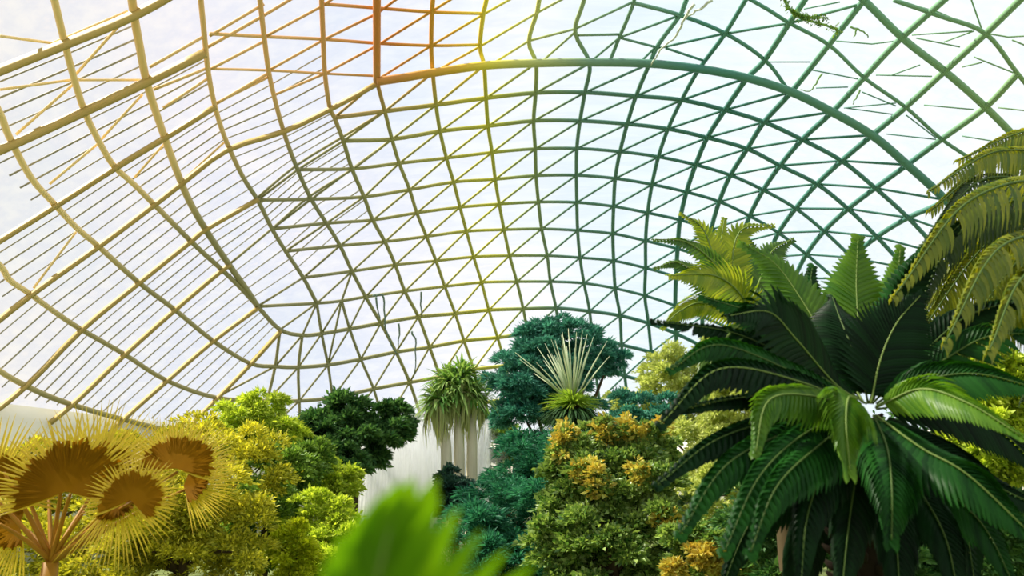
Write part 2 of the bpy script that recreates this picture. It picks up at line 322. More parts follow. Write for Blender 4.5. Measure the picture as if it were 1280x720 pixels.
# ground
def ground():
    mb = MB(); n = 40; V = []; A = np.linspace(0, 2*math.pi, 73)[:-1]
    V.append((DC[0], DC[1], 0)); Q = []; T = []
    for r in np.linspace(.1, 1.03, 12):
        for a in A: V.append((DC[0]+DR[0]*r*math.sin(a), DC[1]+DR[1]*r*math.cos(a), .04*math.sin(r*37+a*9) if r < .9 else 0))
    for a in range(72): T.append((0, 1+(a+1) % 72, 1+a))
    for i in range(11):
        for a in range(72): Q.append((1+i*72+a, 1+i*72+(a+1) % 72, 1+(i+1)*72+(a+1) % 72, 1+(i+1)*72+a))
    mb.add(V, Q, T); o = mb.build('floor', solid('garden_soil', (.10, .13, .04), (.20, .24, .07), .9, 1.2), None); o['kind'] = 'structure'; o['label'] = 'soil and moss ground of the glasshouse'
ground()

# ---------------------------------------------------------------- plants
def leaves(mb, P, A, size, wid=.45, fold=.25, jit=.35):
    """many creased leaves: points P, axes A"""
    n = len(P); A = nrm(A); s = size*(1+jit*(rng.random(n)-.5)*2)
    B = nrm(np.cross(A, nrm(rng.normal(size=(n, 3))))); Nn = np.cross(A, B)
    tip = P+A*s[:, None]-np.array([0, 0, 1])*s[:, None]*.12; mid = P+A*s[:, None]*.45
    l = mid+B*(s*wid*.5)[:, None]+Nn*(s*fold*wid)[:, None]; r = mid-B*(s*wid*.5)[:, None]+Nn*(s*fold*wid)[:, None]
    V = np.stack([P, l, tip, r], 1).reshape(-1, 3); i = np.arange(n)[:, None]*4
    mb.add(V, None, np.concatenate([i+np.array([0, 2, 1]), i+np.array([0, 3, 2])]))
def cloud(blobs, n, size, wid=.45, outward=.6, droop=0., clumps=44, clump_r=.21, up=.1):
    """foliage grown as many uneven sprays round the middle of each bough"""
    size = size*.85; mb = MB(); vol = np.array([b[3]*b[4] for b in blobs], float); cnt = np.maximum((n*4.6*vol/vol.sum()).astype(int), 40)
    for b, c in zip(blobs, cnt):
        ctr = at(b[0], b[1], b[2]); sx, sz = b[3]*b[2]/F, b[4]*b[2]/F; R = np.array([sx, min(sx, sz), sz]); rm = R.mean()
        D = nrm(rng.normal(size=(clumps, 3))); K = D*(.45+.60*rng.random((clumps, 1))**.7); cr = clump_r*(.6+.9*rng.random(clumps))
        ci = rng.choice(clumps, c, p=cr**2/(cr**2).sum()); e = nrm(rng.normal(size=(c, 3))); e[:, 2] = np.abs(e[:, 2])*.9-.25
        sprig = rng.random(c) < .12; rr = (.55+.5*rng.random(c)); rr[sprig] *= 1.5
        off = e*(cr[ci]*rr)[:, None]*rm
        P = ctr+K[ci]*R+off; P[:, 2] = np.maximum(P[:, 2], .05)
        A = outward*nrm(e)+.25*nrm(K[ci])+(1.0-outward)*nrm(rng.normal(size=(c, 3)))+np.array([0, 0, up-droop])
        leaves(mb, P, A, size*.62, wid)
    return mb
bark = solid('brown_bark', (.05, .035, .018), (.11, .08, .04), .9, 6, (1, 1, .3)); palebark = solid('pale_bark', (.5, .45, .32), (.75, .70, .52), .85, 5, (3, 3, .4))
def woody(name, label, category, blobs, n, size, mat, wid=.45, foot=None, group=None, second=None, trunk_r=.1, tname='trunk', **kw):
    b0 = max(blobs, key=lambda b: b[3]*b[4]); c = at(b0[0], b0[1], b0[2])
    bx = foot[0] if foot else b0[0]; base = at(bx, 600, foot[1] if foot else b0[2]); base[2] = 0
    t = thing(name, label, category, base, group)
    mb = MB(); top = c.copy(); mid = (base+top)/2+np.array([.1, 0, 0])
    tube(mb, cat([base-np.array([0, 0, .05]), mid, top], 5), np.linspace(trunk_r, trunk_r*.5, 11), 8)
    for b in blobs:
        e = at(b[0], b[1], b[2]); q = base+(top-base)*random.uniform(.3, .6)
        if np.linalg.norm(e-q) > .3: tube(mb, cat([q, (q+e)/2+np.array([0, 0, .15]), e], 4), np.linspace(trunk_r*.5, trunk_r*.15, 9), 6)
    mb.build(tname, bark, t, origin=base)
    cloud(blobs, n, size, wid, **kw).build('foliage', mat, t, smooth=False, origin=base)
    if second:
        m2, bl2, n2, nm, lb = second; o = cloud(bl2, n2, size, wid, **kw).build(nm, m2, t, smooth=False, origin=base); o['label'] = lb
    return t
def blade(mb, pts, w, side, lift=.12):
    """long strap leaf: centreline pts, widths w, side vectors; creased"""
    pts = np.asarray(pts); n = len(pts); T = nrm(np.gradient(pts, axis=0)); side = np.broadcast_to(side, pts.shape)
    S = nrm(side-np.sum(side*T, 1)[:, None]*T); U = np.cross(S, T); w = np.asarray(w)[:, None]
    V = np.stack([pts+S*w+U*w*lift*2, pts, pts-S*w+U*w*lift*2], 1).reshape(-1, 3)
    Q = [(i*3+k, i*3+k+1, (i+1)*3+k+1, (i+1)*3+k) for i in range(n-1) for k in (0, 1)]; mb.add(V, Q)
def bez(P, n):
    P = [np.asarray(p, float) for p in P]; t = np.linspace(0, 1, n)[:, None]
    if len(P) == 3: return (1-t)**2*P[0]+2*t*(1-t)*P[1]+t*t*P[2]
    return (1-t)**3*P[0]+3*t*(1-t)**2*P[1]+3*t*t*(1-t)*P[2]+t**3*P[3]
def frond(parent, P, hw, pairs, mat, rmat, origin, face=(0, -1, .35), fwd=.55, droop=.18, start=.08, width=1.0, vee=.25, prof=.55, tipw=.25, rr=.016, name='frond', gap=0., petal=4):
    """pinnate leaf: rachis through P, leaflets of length hw either side in the plane facing 'face'"""
    c = cat(P, 10); L = np.concatenate([[0], np.cumsum(np.linalg.norm(np.diff(c, axis=0), axis=1))]); tot = L[-1]
    mb = MB(); mr = MB()
    f = nrm(face)
    ss = np.linspace(start, 1, pairs); spacing = tot*(1-start)/pairs
    T = nrm(np.gradient(c, axis=0))
    for s in ss:
        d = s*tot; p = np.array([np.interp(d, L, c[:, i]) for i in range(3)]); t = nrm(np.array([np.interp(d, L, T[:, i]) for i in range(3)]))
        x = (s-start)/(1-start); a = math.sin(math.pi*min(1, (x*.92+.04))**prof)
        ln = hw*max(tipw*(1-x*.3), a)*random.uniform(.93, 1.05)
        for sg in (1, -1):
            if random.random() < gap: continue
            S = nrm(np.cross(t, f))*sg; fw = fwd*(1+.9*x)
            N = nrm(f-(f @ t)*t)
            d0 = nrm(S+t*fw+N*vee); q = [p, p+d0*ln*.55, p+nrm(S*.8+t*(fw+.25)+N*vee*.2+np.array([0, 0, -droop*3]))*ln*.98-np.array([0, 0, droop*ln*.4])]
            b = bez(q, petal+1); w = spacing*.62*width*np.array([.7, 1.0, .95, .6, .08][:petal+1] if petal == 4 else np.linspace(1, .1, petal+1))
            blade(mb, b, w, t, .2)
    tube(mr, c+(f-np.sum(f*T, 1)[:, None]*T)*rr*1.1, np.linspace(rr, rr*.35, len(c)), 6)
    o = mb.build(name, mat, parent, smooth=False, origin=origin)
    r = mr.build('rachis', rmat, o, origin=origin); r.location = (0, 0, 0)
    return o

# ---- giant cycad, right
LG = leaf_mat('cycad_leaf', (.004, .026, .005), (.014, .078, .010), .18, .42, (2.2, 2.2, .5), 2, .08)
LD = leaf_mat('cycad_leaf_shaded', (.002, .010, .003), (.005, .028, .006), .12, .45, (2.2, 2.2, .5), 2, .08)  # darker copy of the leaf, shade of the crown put into its colour
LY = leaf_mat('cycad_leaf_lit', (.05, .15, .012), (.13, .26, .02), .42, .4, (1.6, 1.5, .6), 2, .25)  # brighter copy of the leaf, sunlight on the lit fronds put into its colour
RAC = solid('pale_rachis', (.10, .17, .03), (.20, .27, .07), .5, 8); RACD = solid('green_rachis', (.04, .08, .015), (.08, .13, .03), .5, 8)
CY = 6.0
cb = at(1085, 700, CY); cb[2] = 0
cy = thing('cycad', 'giant dark green cycad with a crown of broad pleated fronds at the right', 'cycad', cb)
crown = at(1085, 520, CY)
mb = MB(); zz = np.linspace(-.05, crown[2], 24); tube(mb, np.stack([np.full(24, cb[0]), np.full(24, cb[1])+.12, zz], 1), .17+.035*np.sin(np.arange(24)*2.6), 14)
for k in range(150):
    a = k*2.4; z = .1+(crown[2]-.15)*k/150; p = np.array([cb[0]+.16*math.cos(a), cb[1]+.12+.16*math.sin(a), z]); d = np.array([math.cos(a), math.sin(a), .8])
    tube(mb, [p, p+d*.06, p+d*.10], [.035, .03, .01], 5)
mb.build('trunk', solid('cycad_trunk', (.01, .008, .005), (.03, .02, .012), .95, 9), cy, origin=cb)
def cf(pts, hw, mat, pairs=34, rm=RACD, **kw):
    P = [at(x, y, Y) for x, y, Y in pts]
    kw.setdefault('rr', .0085); frond(cy, P, hw*1.22*CY/F, pairs, mat, rm, cb, vee=.1, width=1.15, **kw)
DN = dict(droop=.12)
CF = [  # (px, py, distance) of base, middle, tip; half width; leaf; extras
 ([(1082,505,6),(1044,481,5.9),(995,425,5.7),(961,391,5.6),(912,395,5.4)], 62, LD, dict(rm=RAC)),
 ([(1085,505,6.05),(1070,450,6.1),(1050,400,6.3),(1040,372,6.6)], 52, LD, {}),
 ([(1088,505,6),(1100,450,6.0),(1120,405,6.0),(1150,370,6.0)], 60, LD, dict(rm=RAC)),
 ([(1090,505,6.1),(1150,445,6.2),(1210,395,6.2),(1290,372,6.1)], 42, LD, {}),
 ([(1095,505,6.1),(1180,450,6.0),(1240,420,5.9),(1320,420,5.8)], 44, LG, dict(gap=.15)),
 ([(1095,508,5.9),(1150,478,5.7),(1220,468,5.5),(1310,490,5.3)], 40, LG, {}),
 ([(1095,510,5.8),(1150,487,5.5),(1210,505,5.2),(1275,545,5.0)], 36, LY, dict(rm=RAC)),
 ([(1095,520,5.7),(1150,560,5.2),(1210,595,4.9),(1300,680,4.7)], 52, LG, dict(rm=RAC)),
 ([(1095,525,5.8),(1170,560,5.6),(1230,600,5.5),(1310,640,5.4)], 45, LD, {}),
 ([(1092,520,5.8),(1108,560,5.2),(1114,610,4.95),(1114,675,4.9)], 62, LG, dict(rm=RACD)),
 ([(1070,500,5.6),(1060,498,5.1),(1057,530,4.9),(1062,588,4.85)], 62, LY, dict(rm=RAC, fwd=.8, prof=.45)),
 ([(1075,505,6),(1010,462,5.8),(920,418,5.7),(818,402,5.6)], 30, LD, dict(gap=.05)),
 ([(1075,508,5.9),(1000,470,5.6),(900,432,5.4),(838,462,5.2)], 40, LG, {}),
 ([(1072,510,5.9),(1000,478,5.5),(900,462,5.2),(826,530,5.0)], 40, LD, dict(rm=RAC)),
 ([(1072,512,5.9),(1000,495,5.6),(910,500,5.3),(832,518,5.1)], 22, LD, {}),
 ([(1070,512,5.7),(1010,495,5.3),(960,502,5.1),(944,566,5.0)], 42, LY, dict(rm=RAC)),
 ([(1070,515,5.8),(1000,520,5.5),(900,548,5.2),(822,606,5.0)], 36, LD, {}),
 ([(1070,518,5.7),(1000,535,5.3),(910,580,5.0),(850,668,4.8)], 40, LG, dict(rm=RACD)),
 ([(1070,520,5.7),(1010,540,5.2),(950,595,4.9),(905,690,4.7)], 42, LG, dict(rm=RACD)),
 ([(1072,522,5.7),(1020,560,5.1),(970,610,4.8),(938,690,4.7)], 44, LG, dict(rm=RACD)),
 ([(1078,522,5.8),(1040,570,5.3),(1010,640,5.1),(1000,740,5.0)], 44, LD, {}),
 ([(1080,522,5.8),(1070,590,5.4),(1060,660,5.3),(1050,760,5.2)], 46, LD, {}),
 ([(1090,525,5.8),(1110,600,5.5),(1120,680,5.3),(1125,770,5.2)], 50, LD, {}),
 ([(1092,525,5.8),(1140,600,5.5),(1180,670,5.3),(1200,760,5.2)], 46, LD, {}),
 ([(1092,525,5.9),(1170,600,5.8),(1230,660,5.7),(1270,740,5.6)], 46, LG, {}),
 ([(1078,520,6.1),(1000,590,6.0),(940,650,5.9),(900,740,5.8)], 46, LD, {}),
 ([(1080,520,6.2),(1030,600,6.2),(1000,700,6.2),(990,800,6.2)], 50, LD, {}),
 ([(1090,520,6.2),(1150,560,6.3),(1200,640,6.4),(1220,740,6.4)], 55, LD, {}),
 ([(1095,512,6.2),(1170,505,6.2),(1250,540,6.2),(1310,600,6.2)], 48, LD, {}),
 ([(1080,505,6.2),(1020,455,6.4),(960,400,6.5),(880,372,6.5)], 48, LG, {}),
 ([(1080,505,6.2),(1040,440,6.6),(1002,376,6.8),(969,331,6.9),(930,306,6.9)], 66, LY, dict(rm=RAC)),
 ([(1084,505,6.3),(1075,430,6.7),(1070,360,6.9),(1072,300,7.0)], 74, LY, dict(rm=RAC)),
 ([(1090,505,6.4),(1120,410,6.5),(1150,335,6.4),(1210,270,6.2)], 30, LD, {}),
 ([(1086,505,6.4),(1110,420,6.8),(1120,360,7.0),(1125,312,7.1)], 56, LY, dict(rm=RAC)),
 ([(1080,505,6.3),(1030,440,6.7),(1010,385,6.9),(1015,335,7.1)], 56, LG, {}),
 ([(1088,505,6.3),(1115,430,6.6),(1135,350,6.8),(1175,290,6.9)], 44, LG, {}),
]
for pts, hw, mat, kw in CF: cf(pts, hw, mat, **kw)

# ---- bright feather palm behind the cycad, upper left of it
PYb = 9.0; pb0 = at(985, 640, PYb); pb0[2] = 0
LY2 = leaf_mat('feather_palm_leaf', (.14, .24, .01), (.38, .44, .03), .5, .4, (1.4, 1.3, .6), 2, .4)
LG2 = leaf_mat('feather_palm_leaf_green', (.03, .10, .008), (.09, .18, .015), .4, .4, (1.5, 1.5, .5), 2, .4)
fp = thing('feather_palm', 'yellow-green feather palm rising behind the left side of the giant cycad', 'palm', pb0)
mb = MB(); top = at(930, 400, PYb); tube(mb, cat([pb0-np.array([0,0,.05]), (pb0+top)/2+np.array([.1, 0, 0]), top], 8), np.linspace(.13, .09, 17)+.008*np.sin(np.arange(17)*3), 10); mb.build('trunk', bark, fp, origin=pb0)
for pts, hw, mat in [([(930,400,9),(900,350,8.9),(880,290,8.9),(852,268,8.8)], 34, LY2), ([(930,400,9),(915,340,9),(925,290,9),(965,282,9)], 34, LY2), ([(930,400,9),(900,340,8.8),(860,305,8.6),(818,300,8.4)], 26, LG2),
   ([(930,400,9),(927,372,8.7),(894,346,8.5),(838,345,8.2)], 44, LY2), ([(930,400,9),(910,365,9.1),(900,320,9.2),(905,275,9.3)], 36, LY2), ([(930,400,9),(950,350,9.1),(965,315,9.2),(990,300,9.3)], 40, LG2),
   ([(930,402,9),(880,380,8.8),(850,390,8.7),(828,410,8.6)], 30, LY2), ([(930,402,9),(960,380,9),(990,385,9),(1020,410,9)], 44, LG2), ([(930,400,9),(890,360,9.2),(850,330,9.3),(820,335,9.3)], 30, LG2),
   ([(930,402,9),(910,420,8.8),(890,450,8.7),(880,500,8.6)], 40, LG2), ([(930,402,9),(950,430,8.8),(950,480,8.7),(940,520,8.6)], 40, LY2), ([(930,400,9),(945,370,9.2),(945,330,9.4),(930,290,9.5)], 36, LG2)]:
    frond(fp, [at(*p) for p in pts], hw*PYb/F, 30, mat, RAC, pb0, droop=.15, fwd=.5, width=.85)

# ---- tall arching palm at the right edge
LR = leaf_mat('arching_palm_leaf', (.07, .13, .008), (.28, .30, .016), .45, .4, (1.5, 1.3, .5), 2, .4)
LRD = leaf_mat('arching_palm_leaf_deep', (.012, .04, .006), (.05, .09, .01), .3, .4, (1.5, 1.4, .5), 2, .4)
ab = at(1440, 600, 7.6); ab[2] = 0
ap = thing('arching_palm', 'tall palm at the right edge with long drooping feathery fronds above the cycad', 'palm', ab)
mb = MB(); top = at(1430, 330, 7.6); tube(mb, cat([ab-np.array([0,0,.05]), (ab+top)/2, top], 12), .16+.012*np.sin(np.arange(25)*2.9), 12); mb.build('trunk', bark, ap, origin=ab)
for pts, hw, mat, dr in [([(1430,330,7.6),(1340,215,7.4),(1250,190,7.2),(1160,240,7.0)], 40, LR, .35), ([(1430,330,7.6),(1330,250,7.3),(1230,225,7.1),(1150,310,6.9)], 46, LRD, .4),
   ([(1430,335,7.6),(1320,270,7.4),(1200,270,7.2),(1120,385,7.0)], 50, LRD, .35), ([(1430,335,7.6),(1330,290,7.5),(1240,300,7.4),(1140,430,7.3)], 52, LR, .4),
   ([(1430,340,7.6),(1340,300,7.2),(1270,330,7.0),(1190,440,6.8)], 50, LR, .4), ([(1430,340,7.6),(1350,330,7.5),(1280,370,7.4),(1210,470,7.3)], 52, LR, .35),
   ([(1430,330,7.7),(1360,200,7.8),(1290,165,7.9),(1200,200,8.0)], 44, LR, .3), ([(1430,330,7.7),(1380,240,8.2),(1320,200,8.6),(1230,230,9.0)], 44, LRD, .3),
   ([(1430,340,7.6),(1350,250,7.9),(1260,240,8.3),(1180,330,8.6)], 50, LR, .4), ([(1430,345,7.6),(1370,360,7.2),(1320,420,7),(1280,500,6.8)], 50, LRD, .3),
   ([(1430,340,7.6),(1500,260,7.6),(1580,260,7.6),(1660,340,7.6)], 50, LR, .4), ([(1430,340,7.6),(1480,250,8.2),(1520,210,9),(1560,230,9.8)], 50, LR, .4),
   ([(1430,332,7.5),(1330,235,6.7),(1215,250,6.2),(1118,370,6.0)], 46, LR, .4), ([(1430,336,7.5),(1310,250,6.9),(1200,290,6.6),(1140,400,6.5)], 40, LRD, .45),
   ([(1430,340,7.5),(1340,300,6.6),(1250,310,6.0),(1180,430,5.7)], 50, LR, .4), ([(1430,342,7.5),(1350,330,6.5),(1280,345,5.9),(1235,440,5.6)], 50, LR, .4), ([(1430,340,7.8),(1340,270,8.2),(1240,290,8.5),(1150,400,8.8)], 60, LR, .4),
   ([(1430,340,7.8),(1350,300,8.2),(1270,330,8.5),(1200,450,8.8)], 60, LRD, .4), ([(1430,325,7.8),(1350,190,8.0),(1270,180,8.2),(1165,262,8.4)], 56, LR, .4),
   ([(1430,345,7.6),(1350,345,7.9),(1260,350,8.2),(1170,400,8.5)], 54, LR, .35)]:
    frond(ap, [at(*p) for p in pts], hw*1.4*7.6/F, 64, mat, RACD, ab, droop=dr, fwd=.45, width=.62, gap=.10, prof=.6, petal=4)

# ---- golden fan palm, lower left
GF = None
def fan_mat():
    m, t, N, L = nt('golden_fan_leaf'); out = N.new('ShaderNodeOutputMaterial'); ms = N.new('ShaderNodeMixShader')
    pb = N.new('ShaderNodeBsdfPrincipled'); tr = N.new('ShaderNodeBsdfTranslucent'); g = N.new('ShaderNodeNewGeometry')
    mx = N.new('ShaderNodeMix'); mx.data_type = 'RGBA'; mx.inputs[6].default_value = (.48, .30, .008, 1); mx.inputs[7].default_value = (.78, .58, .02, 1)
    L.new(g.outputs['Random Per Island'], mx.inputs[0]); L.new(mx.outputs[2], pb.inputs['Base Color']); pb.inputs['Roughness'].default_value = .4
    tr.inputs['Color'].default_value = (1.0, .80, .06, 1); ms.inputs[0].default_value = .5
    L.new(pb.outputs[0], ms.inputs[1]); L.new(tr.outputs[0], ms.inputs[2]); L.new(ms.outputs[0], out.inputs[0]); return m
GFm = fan_mat(); GH = leaf_mat('fan_heart_shade', (.24, .105, .002), (.38, .19, .006), .25, .6, (1.3, 1.0, .3), 3, .03)  # brown heart colour paints in the shade at the fan centres
GS = solid('ochre_stalk', (.26, .11, .01), (.44, .22, .02), .5, 8)
gb = at(64, 700, 8.0); gb0 = gb.copy(); gb0[2] = 0
gp = thing('fan_palm', 'golden fan palm with round pleated fans of spiky fingers at the lower left', 'palm', gb0)
mb = MB(); tube(mb, [gb0-np.array([0,0,.05]), gb0*.5+gb*.5, gb-np.array([0, 0, .02])], [.13, .11, .07], 12); mb.build('trunk', GS, gp, origin=gb0)
def fan(hub, up, normal, R, arc=300, n=46, heart=.42, droop=.12, stalk=True, seg_w=1.0):
    hub = np.asarray(hub); N = nrm(normal); U = nrm(up-(np.asarray(up) @ N)*N); S = np.cross(U, N)
    mb = MB(); mh = MB(); A = np.radians(np.linspace(-arc/2, arc/2, n)); da = A[1]-A[0]
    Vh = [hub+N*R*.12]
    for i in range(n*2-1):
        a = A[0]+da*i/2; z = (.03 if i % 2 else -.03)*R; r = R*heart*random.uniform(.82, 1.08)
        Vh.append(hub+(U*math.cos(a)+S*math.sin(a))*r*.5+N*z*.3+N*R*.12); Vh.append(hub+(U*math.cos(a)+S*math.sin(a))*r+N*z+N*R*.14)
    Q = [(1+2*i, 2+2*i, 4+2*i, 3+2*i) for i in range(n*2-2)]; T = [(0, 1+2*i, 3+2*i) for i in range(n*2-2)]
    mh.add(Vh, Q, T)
    for a in A:
        a = a+random.uniform(-.02, .02); d = U*math.cos(a)+S*math.sin(a); r0 = R*.10; r1 = R*(random.uniform(.9, 1.06))*(1-.22*abs(a/3)**2)
        rr = np.linspace(r0, r1, 8); s = (rr-r0)/(r1-r0)
        pts = hub+d*rr[:, None]+N*(R*.08+R*.06*s)[:, None]-np.array([0, 0, 1])*(droop*R*s**2)[:, None]
        w = R*heart*da*.5*seg_w*np.array([.15, .45, .8, .95, .85, .6, .35, .04]); blade(mb, pts, w, np.cross(N, d), .4)
    o = mb.build('fan_leaf', GFm, gp, smooth=False, origin=gb0)
    h = mh.build('shaded_heart', GH, o, smooth=False, origin=gb0); h.location = (0, 0, 0); h['label'] = 'pleated middle of the fan, its shade painted in ochre-brown'
    if stalk:
        ms_ = MB(); c = bez([gb-np.array([0, 0, .03]), gb*.45+hub*.55+np.array([0, 0, .06]), hub], 10); tube(ms_, c, np.linspace(.028, .014, 10), 7)
        s_ = ms_.build('leaf_stalk', GS, o, origin=gb0); s_.location = (0, 0, 0)
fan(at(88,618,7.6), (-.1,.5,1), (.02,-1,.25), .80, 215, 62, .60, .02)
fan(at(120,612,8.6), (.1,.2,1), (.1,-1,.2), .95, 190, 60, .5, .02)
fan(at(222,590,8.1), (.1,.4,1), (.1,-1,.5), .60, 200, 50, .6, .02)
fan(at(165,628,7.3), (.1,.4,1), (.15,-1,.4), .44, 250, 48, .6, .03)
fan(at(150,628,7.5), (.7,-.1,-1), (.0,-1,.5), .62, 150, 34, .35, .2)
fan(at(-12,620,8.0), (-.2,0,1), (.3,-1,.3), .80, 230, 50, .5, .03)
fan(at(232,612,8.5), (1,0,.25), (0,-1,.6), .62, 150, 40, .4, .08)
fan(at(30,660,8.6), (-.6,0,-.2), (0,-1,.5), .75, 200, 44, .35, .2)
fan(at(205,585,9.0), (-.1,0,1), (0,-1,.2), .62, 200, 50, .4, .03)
# bare leaf stalks radiating from the crown
for (x, y, Y) in [(5,590,7.7),(30,610,8.1),(78,600,7.9),(140,655,7.4),(0,655,7.6),(105,640,7.7),(60,610,8.4)]:
    mb = MB(); e = at(x, y, Y); c = bez([gb, gb*.5+e*.5+np.array([0, 0, .03]), e], 8); tube(mb, c, np.linspace(.03, .012, 8), 7); mb.build('leaf_stalk', GS, gp, origin=gb0)

# ---- shrubs and trees, each at its own distance
m_gold = leaf_mat('olive_gold_leaf', (.18, .21, .01), (.80, .76, .08), .35, .5, (1.3, 1.2, .5), 1.2)
m_lime = leaf_mat('lime_leaf', (.22, .34, .02), (.74, .82, .12), .4, .5, (1.3, 1.3, .5), 1.2)
m_brightlime = leaf_mat('bright_lime_leaf', (.35, .44, .01), (.72, .74, .04), .4, .5, (1.2, 1.2, .5), 1.2)
m_mid = leaf_mat('mid_green_leaf', (.05, .13, .015), (.26, .40, .07), .3, .5, None, 1.2)
m_deep = leaf_mat('deep_green_leaf', (.015, .08, .02), (.13, .26, .08), .3, .45, None, 1.0)
m_teal = leaf_mat('blue_green_leaf', (.008, .11, .08), (.14, .40, .30), .3, .5, (1.2, 1.5, 1.1), 1.0)
m_tealdeep = leaf_mat('deep_blue_green_leaf', (.006, .09, .05), (.07, .28, .15), .3, .5, (1.2, 1.5, 1.0), 1.0)
m_pale = leaf_mat('pale_yellow_green_leaf', (.34, .42, .10), (.72, .76, .28), .4, .5, (1.2, 1.2, .7), 1.0)
m_croton = leaf_mat('croton_leaf', (.04, .13, .02), (.34, .46, .12), .3, .4, None, 1.2, .6)
m_orange = leaf_mat('croton_orange_leaf', (.52, .36, .05), (.60, .62, .14), .35, .4, (1.2, 1, .5), 2.5)
m_navy = leaf_mat('slate_green_leaf', (.01, .035, .03), (.03, .08, .06), .2, .5)
woody('shrub', 'broad olive-gold shrub filling the lower left behind the golden fan palm', 'shrub', [(230,640,12,70,90),(300,600,13,55,60),(190,690,11.5,60,70),(290,690,12,60,70),(120,690,12,80,60),(20,690,12.5,70,60),(250,560,13.5,45,40)], 15000, .15, m_gold, .4)
woody('bamboo', 'feathery yellow-green bamboo clump rising left of the dark tree', 'bamboo', [(328,522,19.3,30,34),(300,540,19,45,38),(352,560,19,30,38),(270,560,18.7,30,30)], 6500, .28, m_lime, .25, droop=.3, trunk_r=.05, tname='cane')
woody('shrub', 'mottled mid-green shrub between the olive-gold shrub and the round lime bush', 'shrub', [(345,600,16.3,48,46),(330,660,15.2,45,60),(388,577,17,30,28)], 7000, .2, m_mid, .45)
woody('shrub', 'round lime-yellow bush below the dark tree', 'shrub', [(412,606,18,36,30)], 3200, .2, m_lime, .45)
woody('shrub', 'bright yellow-green rounded bush left of the blurred foreground leaf', 'shrub', [(395,655,15,46,36),(425,690,14.5,40,40)], 4500, .17, m_lime, .45)
woody('shrub', 'small vivid yellow bush in front of the bright yellow-green one', 'shrub', [(368,690,13.5,30,38)], 2200, .15, m_brightlime, .5)
woody('tree', 'dark green bushy tree left of the mist', 'tree', [(440,545,21,58,42),(400,560,20.5,36,36),(484,533,21.5,30,26),(425,582,20,34,26)], 11000, .3, m_deep, .4, trunk_r=.16)
woody('tree', 'tall blue-green tree with a rounded crown in the centre', 'tree', [(692,440,24.5,52,42),(655,470,24.2,44,44),(737,448,25,38,32),(655,520,24,38,50),(700,500,24.5,50,50),(762,450,25,24,16),(680,425,24.5,30,24)], 20000, .30, m_teal, .24, trunk_r=.2, group=None)
woody('fern_bank', 'deep blue-green ferny bank in the centre foot of the picture', 'shrub', [(660,590,20,52,55),(630,640,18,56,50),(690,660,17,60,70),(600,690,16.5,60,50),(700,600,19,50,50),(650,715,15.5,70,45)], 12000, .26, m_tealdeep, .25, outward=.8, droop=.2)
woody('shrub', 'dark blue-green rounded shrub right of the spiky rosette', 'shrub', [(800,525,22.9,55,36),(775,560,22.6,40,40)], 5500, .24, m_teal, .4)
woody('shrub', 'small slate-dark bush at the foot of the strap-leaved tree', 'shrub', [(566,622,19,26,26),(560,600,19.3,12,18)], 2200, .18, m_navy, .4)
woody('tree', 'pale yellow-green tree in the haze at the left edge of the cycad', 'tree', [(835,480,31,30,55),(870,500,30.5,34,60),(905,470,31,40,60),(790,505,31,34,14)], 8000, .32, m_pale, .4, trunk_r=.14)
woody('shrub', 'sunlit yellow shrub seen through the left fronds of the cycad', 'shrub', [(865,560,20,50,40),(930,510,20,44,44),(950,560,20,50,50),(880,620,19,50,50)], 9000, .22, m_pale, .5)
cro = [(715,575,15,34,38),(752,560,15,26,34),(795,565,15,32,36),(828,570,15.4,22,32),(745,610,14.6,50,44),(800,620,14.6,55,50),(760,680,14.2,64,60),(820,690,14.2,50,60),(710,690,14.4,40,60),(700,610,15,26,34)]
crt = [(707,555,14.7,13,26),(752,538,14.8,14,18),(790,540,14.8,20,20),(826,535,15,12,12),(745,600,14,18,22),(800,590,14,16,14),(830,650,13.7,14,14),(728,590,14.2,12,16)]
woody('croton', 'variegated croton shrub with yellow and orange young leaves in the centre right', 'shrub', cro, 15000, .2, m_croton, .55, second=(m_orange, crt, 650, 'young_leaves', 'yellow and orange young leaves'), clumps=36, clump_r=.24)
woody('croton', 'low croton with orange-yellow leaves at the bottom edge left of the cycad', 'shrub', [(870,700,12,50,40),(920,705,12,36,30)], 3200, .17, m_croton, .55, second=(m_orange, [(885,700,11.6,30,18),(845,712,11.6,14,10)], 500, 'young_leaves', 'orange young leaves'))
woody('shrub', 'leafy yellow-green shrub showing through the right fronds of the cycad', 'shrub', [(1245,560,10,60,60),(1215,470,10.5,50,50),(1290,500,10.5,50,70)], 5200, .17, m_lime, .5)
woody('shrub', 'dark green shrub filling the ground behind the giant cycad', 'shrub', [(1000,620,10,90,80),(1130,600,10.5,100,90),(1060,690,9.5,120,60),(1240,680,9.5,80,60)], 9000, .18, m_deep, .45)
woody('shrub', 'mid-green shrub standing far behind the mist', 'shrub', [(520,560,33,60,34),(600,560,33,50,40),(560,545,34,40,24)], 5000, .4, m_mid, .4)
woody('shrub', 'low green shrub at the far left wall behind the golden fan palm', 'shrub', [(60,600,17,70,40),(160,590,17,60,40)], 4500, .24, m_gold, .4)

